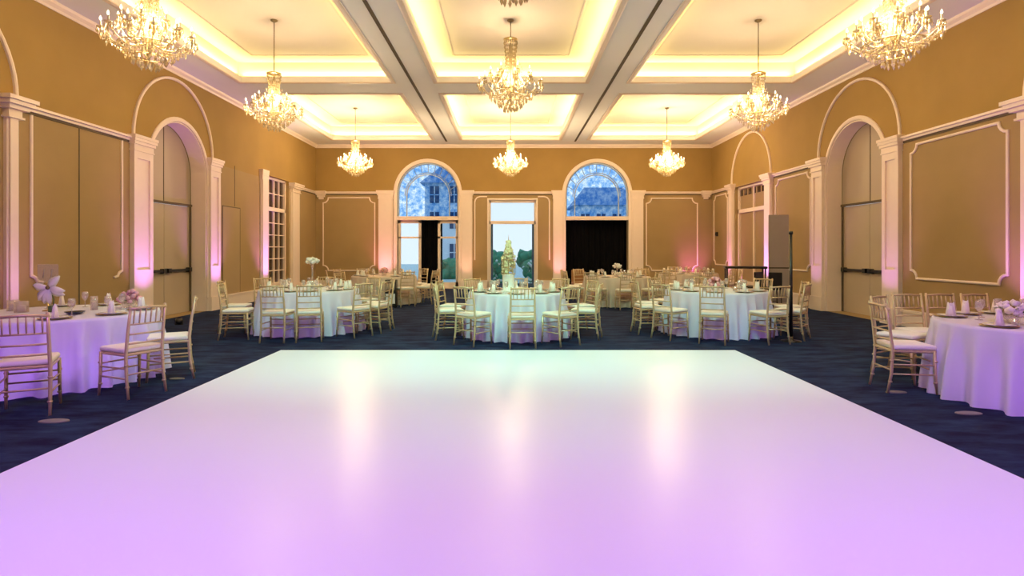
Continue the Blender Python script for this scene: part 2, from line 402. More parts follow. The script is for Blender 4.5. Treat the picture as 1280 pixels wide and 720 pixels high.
# niche arch edge mouldings
for W, N in ((LW, NICHE_L), (RW, NICHE_R)):
    bm = bmesh.new(); ribbon(bm, W, arch(N[0], N[1]+0.05, 0.0, N[2]), 0.09, 0.03); trim(bm)
    # lining of the deep reveal
    bm = bmesh.new(); P = arch(N[0], N[1]-0.004, 0.0, N[2]); Q = arch(N[0], N[1]-0.03, 0.0, N[2])
    a = [[bm.verts.new(W(u, z, d)) for u, z in p] for p, d in ((P, 0.0), (Q, 0.0), (Q, -0.36), (P, -0.36))]
    for r in range(4):
        for i in range(len(P)-1): bm.faces.new((a[r][i], a[r][i+1], a[(r+1)%4][i+1], a[(r+1)%4][i]))
    trim(bm)
# scooped frames of the wall panels
def frame(W, u0, u1, z0=0.95, z1=3.5, c=0.16, w=0.045):
    bm = bmesh.new(); ribbon(bm, W, scoop_frame(u0, u1, z0, z1, c), w, 0.03, closed=True); trim(bm)
frame(RW, 8.93, 11.08); frame(RW, 14.78, 16.7); frame(RW, 20.4, 21.75)
for ua, s in ((8.90, 1), (10.98, -1)):
    bm = bmesh.new(); ribbon(bm, LW, [(ua + s*0.22, 0.98), (ua + s*0.12, 1.0), (ua + s*0.08, 1.06), (ua, 1.1), (ua, 3.58)], 0.045, 0.03); trim(bm)
frame(BW, -7.12, -5.15, 0.7, 3.48, 0.2); frame(BW, -1.33, 1.55, 0.7, 3.58, 0.2) if False else None
frame(BW, 5.22, 7.17, 0.7, 3.46, 0.2)
# the two half frames flanking the middle window
for s, (ua, ub) in ((1, (-1.33, -0.86)), (-1, (1.52, 1.08))):
    bm = bmesh.new(); c = 0.2
    pts = [(ua, 1.1)] + [(ua, 3.52-c)] + [(ua + s*c*(1-math.cos(a)), 3.52 - c + c*math.sin(a)) for a in (0.5, 1.0, 1.57)] + [(ub, 3.52)]
    ribbon(bm, BW, pts, 0.05, 0.03); trim(bm)
# seams of the left partition panels
for u in (9.9,):
    bm = bmesh.new(); wbox(bm, LW, u-0.012, u+0.012, 0.33, 3.58, 0, 0.006); trim(bm, 'groove')
# doors inside the arched niches
dn = 0
def arched_door(W, N):
    global dn
    dn += 1
    root = empty('door_%d' % dn); root['kind'] = 'structure'
    c, r, sp = N; r2 = r-0.03
    hd = 2.54
    bm = bmesh.new(); plate(bm, W, arch(c, r2, hd+0.05, sp), [], -0.42, -0.38); obj('overpanel', bm, 'door', root)
    bm = bmesh.new(); wbox(bm, W, c-0.012, c+0.012, hd+0.05, sp+r2-0.02, -0.38, -0.374); obj('panel_seam', bm, 'groove', root)
    bm = bmesh.new(); wbox(bm, W, c-r2, c+r2, hd, hd+0.05, -0.42, -0.33)
    for s in (-1, 1): wbox(bm, W, *(sorted((c+s*r2, c+s*(r2-0.06)))), 0, hd, -0.42, -0.35)
    obj('door_frame', bm, 'groove', root)
    for s in (-1, 1):
        a, b = sorted((c+s*0.008, c+s*(r2-0.065)))
        bm = bmesh.new(); wbox(bm, W, a, b, 0.01, hd-0.01, -0.42, -0.37); leaf = obj('door_leaf', bm, 'door', root)
        bm = bmesh.new(); wbox(bm, W, a+0.03, b-0.03, 0.99, 1.05, -0.33, -0.29); wbox(bm, W, a+0.03, a+0.14, 0.97, 1.07, -0.37, -0.28); wbox(bm, W, b-0.14, b-0.03, 0.97, 1.07, -0.37, -0.28)
        obj('push_bar', bm, 'black', leaf)
arched_door(LW, NICHE_L); arched_door(RW, NICHE_R)
# flush service door on the left wall
root = empty('door_3'); root['kind'] = 'structure'
bm = bmesh.new(); wbox(bm, LW, 14.85, 15.78, 0.34, 2.62, 0.0, 0.012); obj('door_leaf', bm, 'panel', root)
bm = bmesh.new(); ribbon(bm, LW, [(14.84, 0.34), (14.84, 2.63), (15.79, 2.63), (15.79, 0.34)], 0.025, 0.016); obj('door_gap', bm, 'groove', root)
bm = bmesh.new(); wbox(bm, LW, 15.49, 15.51, 2.66, 3.75, 0, 0.006); trim(bm, 'groove')
# side windows
wn = 0
def side_window(W, U, pane, cols, rows_lo, rows_hi, ztr, heavy=None):
    global wn
    wn += 1
    u0, u1, z0, z1 = U; root = empty('window_%d' % wn); root['kind'] = 'structure'
    bm = bmesh.new(); d0, d1 = -0.2, -0.10
    for a in ((u0, u0+0.08, z0, z1), (u1-0.08, u1, z0, z1), (u0, u1, z0, z0+0.1), (u0, u1, z1-0.07, z1), (u0, u1, ztr-0.06, ztr+0.06)): wbox(bm, W, *a, d0, d1)
    obj('window_frame', bm, 'trim', root)
    bm = bmesh.new()
    for k in range(1, cols):
        u = u0+0.08 + (u1-u0-0.16)*k/cols; w = 0.035 if k == cols//2 else 0.015
        wbox(bm, W, u-w, u+w, z0+0.1, z1-0.07, d0, d1-0.02)
    for za, zb, n in ((z0+0.1, ztr-0.06, rows_lo), (ztr+0.06, z1-0.07, rows_hi)):
        for k in range(1, n):
            z = za + (zb-za)*k/n; wbox(bm, W, u0+0.08, u1-0.08, z-0.013, z+0.013, d0, d1-0.025)
    obj('muntins', bm, 'trim', root)
    bm = bmesh.new(); wbox(bm, W, u0, u1, z0, z1, -0.19, -0.17); obj('panes', bm, pane, root)
    bm = bmesh.new(); wbox(bm, W, u0-0.05, u1+0.05, z0-0.06, z0, -0.1, 0.08); obj('window_sill', bm, 'trim', root)
    return root
side_window(LW, WIN_L, 'darkpane', 4, 6, 2, 2.78)
r_ = side_window(RW, WIN_R, 'brownpane', 2, 1, 1, 2.80)
bm = bmesh.new()   # dark lattice valance at the head of the right window
for k in range(7):
    u = 17.45 + k*0.34; wbox(bm, RW, u, u+0.2, 3.32, 3.52, -0.17, -0.15)
obj('dark_valance', bm, 'darkpane', r_)
# back windows: arched pair and the middle one
def arched_window(A, leaves):
    global wn
    wn += 1
    c, r, sp = A; root = empty('window_%d' % wn); root['kind'] = 'structure'; T = 2.70
    bm = bmesh.new(); ribbon(bm, BW, arch(c, r+0.065, 0.0, sp), 0.14, 0.06); obj('casing', bm, 'trim', root)
    bm = bmesh.new(); wbox(bm, BW, c-r, c+r, T-0.07, T+0.07, -0.2, 0.03); obj('transom_bar', bm, 'trim', root)
    bm = bmesh.new()
    ribbon(bm, BW, arch(c, r*0.70, T+0.05, sp-0.1), 0.035, -0.12, -0.17); ribbon(bm, BW, arch(c, r*0.76, T+0.05, sp-0.1)[1:-1], 0.02, -0.12, -0.17)
    ribbon(bm, BW, arch(c, r-0.03, T+0.05, sp), 0.05, -0.10, -0.2)
    for k in range(1, 12):
        a = PI*k/12; ca, sa = math.cos(a), math.sin(a)
        ribbon(bm, BW, [(c + r*0.77*ca, sp-0.08 + r*0.77*sa), (c + (r-0.05)*ca, sp + (r-0.05)*sa)], 0.012, -0.13, -0.17)
    obj('fanlight_tracery', bm, 'facade', root)
    bm = bmesh.new(); plate(bm, BW, arch(c, r-0.01, T, sp), [], -0.17, -0.16); obj('fanlight_pane', bm, 'blue', root)
    for a, b in leaves:
        bm = bmesh.new()
        for q in ((a, a+0.1, 0.01, T-0.07), (b-0.1, b, 0.01, T-0.07), (a, b, 0.01, 0.25), (a, b, T-0.19, T-0.07), (a, b, 1.93, 2.0)): wbox(bm, BW, *q, -0.2, -0.14)
        lf = obj('door_leaf', bm, 'trim', root)
        bm = bmesh.new(); wbox(bm, BW, a+0.1, b-0.1, 0.25, T-0.19, -0.175, -0.165); obj('door_pane', bm, 'clear', lf)
    return root
arched_window(AL, [(-4.28, -3.40), (-2.76, -1.97)]); arched_window(AR, [])
wn += 1
root = empty('window_%d' % wn); root['kind'] = 'structure'
bm = bmesh.new(); ribbon(bm, BW, [(-0.82, 0), (-0.82, 3.42), (1.04, 3.42), (1.04, 0)], 0.07, 0.03); obj('casing', bm, 'trim', root)
bm = bmesh.new()
for q in ((-0.80, 1.02, 2.48, 2.60), (-0.80, -0.72, 0, 3.4), (0.94, 1.02, 0, 3.4), (-0.80, 1.02, 3.3, 3.4)): wbox(bm, BW, *q, -0.2, -0.06)
obj('window_frame', bm, 'trim', root)
bm = bmesh.new(); wbox(bm, BW, -0.72, 0.94, 0.05, 3.3, -0.17, -0.16); obj('panes', bm, 'clear', root)
bm = bmesh.new()
for q in ((-0.72, -0.64, 0.02, 2.48), (0.86, 0.94, 0.02, 2.48), (-0.64, 0.86, 0.02, 0.2)): wbox(bm, BW, *q, -0.22, -0.14)
obj('door_leaf', bm, 'winblue', root)

# ------------------------------------------------------------------ outside
bm = bmesh.new(); box(bm, -30, 30, YB+0.35, 60, -0.12, -0.02); struct('terrace_ground', bm, 'pave')
def drape(name, x0, x1, y, h, label):
    bm = bmesh.new(); n = int((x1-x0)/0.02); F = []
    for i in range(n+1):
        x = x0 + (x1-x0)*i/n; yy = y + 0.035*math.sin(i*0.55) + 0.015*math.sin(i*1.7)
        F.append([bm.verts.new((x, yy, z)) for z in (0.0, h)])
        F[-1] += [bm.verts.new((x, yy+0.012, z)) for z in (0.0, h)]
    for a, b in zip(F, F[1:]):
        for i, j in ((0, 1), (1, 3), (3, 2), (2, 0)): bm.faces.new((a[i], a[j], b[j], b[i]))
    o = obj(name, bm, 'drape'); tag(o, label, 'curtain'); return o
drape('black_curtain', 1.95, 4.75, YB+0.55, 2.8, 'wide black curtain filling the doorway under the right arched window')
drape('black_curtain', -3.52, -2.62, YB+0.5, 2.75, 'narrow black curtain behind the gap between the left glass doors')
def blob(bm, x, y, z, r, sub=1, jit=0.25, sz=1.0):
    t = bmesh.new(); bmesh.ops.create_icosphere(t, subdivisions=sub, radius=r)
    for v in t.verts: v.co *= 1 + rnd.uniform(-jit, jit); v.co.z *= sz; v.co += Vector((x, y, z))
    for f in t.faces: f.smooth = True
    merge(bm, t)
for k, (x, y, h, w, lb) in enumerate(((-0.9, 29, 2.0, 1.2, 'dark teal bush left of the tall centrepiece, outside the middle window'), (1.5, 29, 1.9, 1.3, 'dark teal bush right of the tall centrepiece, outside the middle window'),
                              (-3.0, 30, 1.1, 1.2, 'low green bush outside the right-hand leaf of the left glass doors'))):
    b = empty('garden_bush', (x, y, -0.02)); tag(b, lb, 'bush', 'bushes beyond the back windows')
    bm = bmesh.new()
    for i in range(34):
        a = rnd.uniform(0, 2*PI); q = rnd.uniform(0, w*0.8); blob(bm, q*math.cos(a), q*math.sin(a)*0.6, rnd.uniform(0.2, h-0.25)*(1-0.3*q/w), 0.32, 2)
    obj('foliage', bm, 'hedge', b)
    bm = bmesh.new()
    for i in range(4): tube(bm, [(0.1*i-0.15, 0, 0), (0.2*i-0.3, 0, 0.7)], 0.03, 6)
    obj('stem', bm, 'brown', b)
for k, (x, y, lb) in enumerate(((-0.55, 26, 'white flowering shrub outside the middle window, left of the centrepiece'), (1.05, 26, 'white flowering shrub outside the middle window, right of the centrepiece'))):
    b = empty('flowering_shrub', (x, y, -0.02)); tag(b, lb, 'shrub', 'white flowering shrubs outside')
    bm = bmesh.new()
    for i in range(20): blob(bm, rnd.uniform(-0.35, 0.35), rnd.uniform(-0.2, 0.2), rnd.uniform(0.1, 0.9), 0.18, 1)
    obj('foliage', bm, 'hedge', b)
    bm = bmesh.new()
    for i in range(38): blob(bm, rnd.uniform(-0.42, 0.42), rnd.uniform(-0.3, 0.1), rnd.uniform(0.1, 1.05), 0.065, 1)
    f = obj('blossoms', bm, 'blossomw', b); f['kind'] = 'stuff'
def house(x, y, w, h, label):
    b = empty('house', (x, y, -0.02)); tag(b, label, 'building')
    bm = bmesh.new(); box(bm, -w/2, w/2, 0, 5, 0, h); obj('wall', bm, 'facade', b)
    bm = bmesh.new()
    v = [bm.verts.new(p) for p in ((-w/2-0.3, -0.3, h), (w/2+0.3, -0.3, h), (w/2+0.3, 5.3, h), (-w/2-0.3, 5.3, h), (-w/2+0.8, 2.5, h+1.5), (w/2-0.8, 2.5, h+1.5))]
    for f in ((0,1,5,4), (1,2,5), (2,3,4,5), (3,0,4), (3,2,1,0)): bm.faces.new([v[i] for i in f])
    obj('roof', bm, 'roof', b)
    n = max(2, int(w/1.1))
    for i in range(n):
        for z in (0.8, 2.9, 4.6):
            if z+1 > h: continue
            xx = -w/2 + w*(i+0.5)/n
            bm = bmesh.new(); box(bm, xx-0.3, xx+0.3, -0.04, 0.02, z, z+1.1); wd = obj('window', bm, 'winblue', b)
            bm = bmesh.new(); box(bm, xx-0.03, xx+0.03, -0.07, -0.04, z, z+1.1); box(bm, xx-0.3, xx+0.3, -0.07, -0.04, z+0.5, z+0.56); obj('window_bars', bm, 'facade', wd)
house(-4.3, 38, 2.6, 5.9, 'pale house with blue roof seen through the left fanlight')
house(6.9, 40, 4.4, 4.6, 'pale house with blue roof seen through the right fanlight')

# ------------------------------------------------------------------ dance floor
bm = bmesh.new(); bevelled_box(bm, -3.38, 3.33, -2.2, 8.5, 0, 0.018, 0.006, 1)
o = obj('dance_floor', bm, 'dance'); tag(o, 'large glossy white dance floor laid over the navy carpet', 'dance floor')
for k, (x, y, w, lb) in enumerate(((-3.98, 5.03, 0.13, 'flat grey disc on the carpet in front of the near left table'), (-3.86, 6.68, 0.09, 'flat grey floor disc by the rightmost chair of the near left table'),
                         (4.06, 6.05, 0.11, 'flat grey floor disc under the chair of the near right table'), (4.2, 5.27, 0.12, 'flat grey floor disc in front of the near right tablecloth'))):
    bm = bmesh.new(); lathe(bm, [(0, 0.0), (0.09, 0.0), (0.09, 0.006), (0.075, 0.010), (0, 0.010)], 20)  # thin dull-grey oval lying flat on the carpet
    o = obj('floor_disc', bm, 'steel', loc=(x, y, 0)); o.scale = (w/0.09, w/0.09*0.5, 1); tag(o, lb, 'floor outlet', 'flat grey floor discs')

# ------------------------------------------------------------------ chiavari chair (faces +Y)
def make_chair():
    r = empty('chiavari_chair')
    def rl(s):
        bm = bmesh.new(); tube(bm, [(s*0.195, -0.255, 0), (s*0.19, -0.215, 0.2), (s*0.188, -0.20, 0.44), (s*0.182, -0.225, 0.68), (s*0.178, -0.265, 0.935)], [0.013, 0.0155, 0.0165, 0.0155, 0.013], 8)
        for z in (0.12, 0.34): tube(bm, [(s*0.19, -0.235+z*0.07, z-0.008), (s*0.19, -0.235+z*0.07, z+0.008)], 0.02, 8)
        obj('rear_leg', bm, 'gold', r)
    def fl(s):
        bm = bmesh.new(); tube(bm, [(s*0.205, 0.215, 0), (s*0.20, 0.20, 0.2), (s*0.198, 0.195, 0.45)], [0.012, 0.0155, 0.016], 8)
        for z in (0.12, 0.34): tube(bm, [(s*0.20, 0.203, z-0.008), (s*0.20, 0.203, z+0.008)], 0.02, 8)
        obj('front_leg', bm, 'gold', r)
    for s in (-1, 1): rl(s); fl(s)
    bm = bmesh.new(); bevelled_box(bm, -0.205, 0.205, -0.21, 0.215, 0.425, 0.452, 0.008, 1); obj('seat', bm, 'gold', r)
    bm = bmesh.new()
    t = bmesh.new(); box(t, -0.205, 0.205, -0.195, 0.22, 0.452, 0.505); bmesh.ops.bevel(t, geom=t.edges[:], offset=0.022, segments=3, affect='EDGES', profile=0.5)
    for f in t.faces: f.smooth = True
    merge(bm, t); obj('cushion', bm, 'cushion', r)
    yb = lambda z: -0.20 - max(0, (z-0.44))**1.3*0.17
    bm = bmesh.new(); tube(bm, [(-0.19, yb(0.9)-0.003, 0.905), (0, yb(0.9)-0.02, 0.915), (0.19, yb(0.9)-0.003, 0.905)], 0.013, 8); obj('crest_rail', bm, 'gold', r)
    for z in (0.745, 0.645, 0.55):
        bm = bmesh.new(); tube(bm, [(-0.185, yb(z), z), (0, yb(z)-0.014, z), (0.185, yb(z), z)], 0.010, 6); obj('back_rail', bm, 'gold', r)
    for k in range(6):
        x = -0.14 + 0.056*k; q = 0.014*(1-(x/0.19)**2)
        bm = bmesh.new(); tube(bm, [(x, yb(0.745)-q, 0.745), (x, yb(0.83)-q, 0.83), (x, yb(0.9)-q, 0.905)], [0.006, 0.009, 0.006], 6); obj('spindle', bm, 'gold', r)
    for z in (0.20, 0.30):
        for s in (-1, 1):
            bm = bmesh.new(); tube(bm, [(s*0.19, -0.215, z), (s*0.20, 0.20, z)], 0.009, 6); obj('stretcher', bm, 'gold', r)
    for y, z in ((0.20, 0.24), (0.20, 0.33), (-0.212, 0.24)):
        bm = bmesh.new(); tube(bm, [(-0.19, y, z), (0.19, y, z)], 0.009, 6); obj('stretcher', bm, 'gold', r)
    remember(r); return r
chair0 = make_chair(); used = [False]
def place(proto_used, proto, loc, rz, label, cat, group):
    if not proto_used[0]:
        o = proto; o.location = loc; o.rotation_euler = (0, 0, rz); proto_used[0] = True
    else: o = dup(proto, loc, rz)
    tag(o, label, cat, group); return o
def chair(x, y, face, label, group):  # face: direction angle the sitter looks at
    return place(used, chair0, (x, y, 0), face - PI/2, label, 'chair', group)

# ------------------------------------------------------------------ tables
def cloth_mesh(R, Rb, h=0.765, folds=22, seed=0, amp=0.034):
    q = random.Random(seed); ph = [q.uniform(0, 6.28) for _ in range(5)]
    bm = bmesh.new(); N = 220; rows = []
    cen = bm.verts.new((0, 0, h))
    zs = [(0.5, h), (0.96, h), (0.99, h-0.004)] 
    levels = [('t', 0.5*R, h), ('t', 0.97*R, h), ('t', R*0.995, h-0.006)] + [('d', t, 0) for t in (0.03, 0.08, 0.16, 0.27, 0.4, 0.55, 0.7, 0.85, 1.0)]
    for kind, a, z in levels:
        ring = []
        for k in range(N):
            th = 2*PI*k/N
            if kind == 't': r = a; zz = z
            else:
                t = a; w0 = math.sin(folds*th + ph[0] + 1.1*math.sin(3*th+ph[1])); w = 1.5*(w0*0.5+0.5)**1.8*2-1.5 + 0.35*math.sin(37*th + ph[2]) + 0.35*math.sin(5*th + ph[3])
                r = R + (Rb-R)*t + amp*w*min(1, t*2.2)*(0.45+0.55*t); zz = (h-0.012)*(1-t) + 0.006*t
            ring.append(bm.verts.new((r*math.cos(th), r*math.sin(th), zz)))
        rows.append(ring)
    for k in range(N):
        k2 = (k+1) % N; bm.faces.new((cen, rows[0][k], rows[0][k2]))
        for a, b in zip(rows, rows[1:]):
            f = bm.faces.new((a[k], b[k], b[k2], a[k2])); f.smooth = True
    return bm
def make_table(x, y, R, name_lb, seed, m='cloth'):
    t = empty('banquet_table', (x, y, 0)); tag(t, name_lb, 'table', 'round banquet tables')
    obj('tablecloth', cloth_mesh(R, R+(0.05 if R > 0.95 else 0.08), seed=seed, folds=24+seed % 4, amp=0.045 if R > 1 else 0.034), m, t)
    bm = bmesh.new(); lathe(bm, [(0, 0.735), (R-0.02, 0.735), (R-0.02, 0.755), (0, 0.755)], 40); obj('tabletop', bm, 'brown', t)
    bm = bmesh.new(); lathe(bm, [(0.0, 0.0), (0.3, 0.0), (0.3, 0.03), (0.05, 0.06), (0.05, 0.70), (0.2, 0.735), (0, 0.735)], 20); obj('pedestal', bm, 'black', t)
    return t
TZ = 0.765
def make_plate():
    r = empty('dinner_plate')
    bm = bmesh.new(); lathe(bm, [(0, 0.0), (0.09, 0.0), (0.15, 0.012), (0.152, 0.016), (0.10, 0.008), (0, 0.006)], 28); obj('charger', bm, 'brass', r)
    bm = bmesh.new(); lathe(bm, [(0, 0.008), (0.08, 0.009), (0.125, 0.022), (0.127, 0.026), (0.08, 0.014), (0, 0.013)], 28); obj('plate', bm, 'white', r)
    remember(r); return r
def make_napkin():
    bm = bmesh.new()  # standing folded napkin: pleated cone with two wings
    N = 24; h = 0.15
    for rr, dz in ((0.045, 0.0), (0.038, 0.0)):
        base = []; top = []
        for k in range(N):
            a = 2*PI*k/N; p = 1 + 0.12*math.cos(6*a)
            base.append(bm.verts.new((rr*p*math.cos(a), rr*p*math.sin(a)*0.8, 0)))
            top.append(bm.verts.new((rr*0.55*p*math.cos(a), rr*0.45*p*math.sin(a), h*(0.85 + 0.15*math.cos(2*a)))))
        for k in range(N):
            f = bm.faces.new((base[k], base[(k+1)%N], top[(k+1)%N], top[k])); f.smooth = True
        if rr == 0.045: bm.faces.new(base)
        if rr == 0.045: bm.faces.new(top)
    o = obj('folded_napkin', bm, 'cushion'); kids[o.name] = []; return o
def make_goblet():
    bm = bmesh.new(); lathe(bm, [(0, 0), (0.034, 0.0), (0.034, 0.003), (0.006, 0.009), (0.005, 0.08), (0.02, 0.095), (0.036, 0.125), (0.037, 0.165), (0.031, 0.195), (0.029, 0.195), (0.034, 0.16), (0.033, 0.128), (0.015, 0.10), (0, 0.095)], 20)
    o = obj('wine_glass', bm, 'glass'); kids[o.name] = []; return o
def make_votive():
    r = empty('votive_candle')
    bm = bmesh.new(); lathe(bm, [(0, 0), (0.032, 0.0), (0.038, 0.075), (0.035, 0.075), (0.030, 0.006), (0, 0.006)], 18); obj('holder', bm, 'glass', r)
    bm = bmesh.new(); lathe(bm, [(0, 0.007), (0.026, 0.007), (0.027, 0.045), (0, 0.045)], 14); obj('candle', bm, 'candle', r)
    bm = bmesh.new(); lathe(bm, [(0, 0.046), (0.005, 0.052), (0.006, 0.06), (0, 0.075)], 8); obj('flame', bm, 'bulb', r)
    remember(r); return r
plate0, napkin0, glass0, votive0 = make_plate(), make_napkin(), make_goblet(), make_votive()
pu, nu, gu, vu = [False], [False], [False], [False]
def bouquet(parent, n, R, z, mtl, r=0.03, leaf=True, sz=0.8):
    bm = bmesh.new()
    for i in range(n):
        a = rnd.uniform(0, 2*PI); b = math.acos(rnd.uniform(-0.5, 1)); q = R*rnd.uniform(0.75, 1)
        blob(bm, q*math.sin(b)*math.cos(a), q*math.sin(b)*math.sin(a), z + q*math.cos(b)*sz, r*rnd.uniform(0.8, 1.25), 1, 0.2)
    f = obj('blossoms', bm, mtl, parent); f['kind'] = 'stuff'
    if leaf:
        bm = bmesh.new()
        for i in range(n//2):
            a = rnd.uniform(0, 2*PI); q = R*rnd.uniform(0.3, 0.95); zz = z + R*sz*rnd.uniform(-0.5, 0.3)
            p = Vector((q*math.cos(a), q*math.sin(a), zz)); d = Vector((math.cos(a), math.sin(a), rnd.uniform(-0.4, 0.6))).normalized()*r*2.2
            s = d.cross(Vector((0,0,1))).normalized()*r*0.6
            v = [bm.verts.new(p), bm.verts.new(p + d*0.5 + s), bm.verts.new(p + d), bm.verts.new(p + d*0.5 - s), bm.verts.new(p + d*0.5 + Vector((0,0,0.006)))]
            bm.faces.new((v[0], v[1], v[4])); bm.faces.new((v[1], v[2], v[4])); bm.faces.new((v[2], v[3], v[4])); bm.faces.new((v[3], v[0], v[4]))
        f = obj('leaves', bm, 'leaf', parent); f['kind'] = 'stuff'
def low_centrepiece(x, y, label, mtl='petal'):
    r = empty('flower_centrepiece', (x, y, TZ)); tag(r, label, 'flowers', 'flower centrepieces')
    bm = bmesh.new(); lathe(bm, [(0, 0), (0.06, 0), (0.085, 0.06), (0.08, 0.11), (0.07, 0.11), (0.075, 0.06), (0, 0.01)], 20); obj('bowl', bm, 'glass', r)
    bouquet(r, 34, 0.12, 0.13, mtl); return r
def tall_centrepiece(x, y, label, h=0.5, mtl='petal'):
    r = empty('flower_centrepiece', (x, y, TZ)); tag(r, label, 'flowers', 'flower centrepieces')
    bm = bmesh.new(); lathe(bm, [(0, 0), (0.09, 0), (0.09, 0.01), (0.02, 0.05), (0.015, h*0.6), (0.03, h*0.8), (0.06, h*0.88), (0.05, h*0.88), (0, h*0.8)], 20); obj('vase', bm, 'glass', r)
    bouquet(r, 30, 0.11, h*0.92, mtl, sz=0.6)
    bm = bmesh.new()
    for i in range(26):
        a = rnd.uniform(0, 2*PI); q = rnd.uniform(0.04, 0.15); blob(bm, q*math.cos(a), q*math.sin(a), 0.035 + rnd.uniform(0.0, 0.12)*(1-q*3), 0.026, 1, 0.2)
    f = obj('base_blossoms', bm, mtl, r); f['kind'] = 'stuff'
    return r

SECT = {-90: 'nearest the camera', -54: 'front right', -18: 'right, nearer', 18: 'right, farther', 54: 'back right', 90: 'farthest back', 126: 'back left', 162: 'left, farther', 198: 'left, nearer', 234: 'front left'}
def set_table(cx, cy, R, tname, angs, over={}, ring=None, chairs=True, skipc=(), settings=True, lookdown=True):
    ring = ring or R + 0.36
    for a in angs:
        if isinstance(a, tuple): s = a[1]; a = a[0]
        else: s = SECT[a]
        th = math.radians(a)
        if chairs and a not in skipc:
            if a in over: px, py, fa = over[a]
            else: px, py = cx + ring*math.cos(th + rnd.uniform(-.04, .04)), cy + ring*math.sin(th); fa = th + PI + rnd.uniform(-0.12, 0.12)
            chair(px, py, fa, 'gold chiavari chair, ivory cushion, %s seat at the %s' % (s, tname), 'chairs at the ' + tname)
        if settings:
            q = R - 0.175; place(pu, plate0, (cx + q*math.cos(th), cy + q*math.sin(th), TZ), 0, 'white plate on gold charger, %s place of the %s' % (s, tname), 'plate', 'plates on the ' + tname)
            place(nu, napkin0, (cx + q*math.cos(th), cy + q*math.sin(th), TZ+0.014), th, 'ivory standing folded napkin, %s place of the %s' % (s, tname), 'napkin', 'napkins on the ' + tname)
            q2 = R - 0.40; place(gu, glass0, (cx + q2*math.cos(th+0.22), cy + q2*math.sin(th+0.22), TZ), 0, 'clear stemmed glass, %s place of the %s' % (s, tname), 'glass', 'glasses on the ' + tname)
ALL = [-90, -54, -18, 18, 54, 90, 126, 162, 198, 234]
T = {
 'centre table': (0.12, 10.14, 0.84), 'middle left table': (-3.72, 10.72, 0.89), 'middle right table': (3.76, 10.5, 0.89),
 'near left table': (-5.30, 6.77, 1.02), 'near right table': (5.46, 5.74, 1.02),
}
make_table(*T['centre table'], 'round table with white floor-length cloth in the centre, right behind the dance floor', 1)
make_table(*T['middle left table'], 'round table with white floor-length cloth, left of the centre table', 2)
make_table(*T['middle right table'], 'round table with white floor-length cloth, right of the centre table', 3)
make_table(*T['near left table'], 'round table with purple-lit white cloth at the left edge beside the dance floor', 4)
make_table(*T['near right table'], 'round table with purple-lit white cloth at the right edge beside the dance floor', 5)
R_ = math.radians
set_table(*T['centre table'], 'centre table', ALL, over={-90: (0.19, 8.95, R_(92))}, ring=1.22)
set_table(*T['middle left table'], 'middle left table', [(289, 'nearest the camera'), (264, 'first left of front'), (190, 'second left of front'), (215, 'leftmost pulled-out'), (326, 'first right of front'),
    (350, 'second right of front'), (15, 'rightmost'), (55, 'back right'), (98, 'farthest back'), (145, 'back left')], over={215: (-4.60, 9.74, R_(12)), 190: (-4.98, 10.5, R_(8))}, ring=1.26)
set_table(*T['middle right table'], 'middle right table', [(250, 'nearest the camera'), (290, 'first right of front'), (323, 'second right of front'), (352, 'rightmost'), (216, 'first left of front'), (185, 'leftmost, nearer'),
    (155, 'leftmost, farther'), (120, 'back left'), (80, 'farthest back'), (35, 'back right')], ring=1.27)
set_table(*T['near left table'], 'near left table', [-54, -18, 18, 90, 126], over={-54: (-4.45, 5.33, R_(120)), -18: (-3.95, 6.03, R_(155)), 18: (-3.99, 6.76, R_(208))}, ring=1.34, skipc=(54, 90, 126))
set_table(*T['near right table'], 'near right table', [(198, 'left front'), (140, 'left rear'), (110, 'wall side, leftmost'), (84, 'wall side, middle'), (60, 'wall side, rightmost')],
    over={198: (4.23, 6.18, R_(-8)), 140: (4.72, 6.93, R_(-60)), 110: (5.15, 7.22, R_(-92)), 84: (5.60, 7.24, R_(-90)), 60: (6.05, 7.22, R_(-86))}, ring=1.34)
B = {'back left table': (-3.55, 16.3, 0.90), 'back right table': (2.95, 15.8, 0.90), 'far right table': (5.55, 17.9, 0.90)}
make_table(*B['back left table'], 'round cream-clothed table farther back on the left, near the left glass doors', 6, 'peachcloth')
make_table(*B['back right table'], 'round peach-clothed table in front of the black doorway', 7, 'peachcloth')
make_table(*B['far right table'], 'round peach-clothed table behind the middle right table, near the back right corner', 8, 'peachcloth')
set_table(*B['back left table'], 'back left table', [-54, -18, 18, 54, 126, 162, 198, 234], ring=1.29)
set_table(*B['back right table'], 'back right table', [-90, -54, 18, 54, 126, 162, 198, 234], ring=1.29)
set_table(*B['far right table'], 'far right table', [-90, -54, -18, 18, 90, 162, 198, 234], ring=1.29)

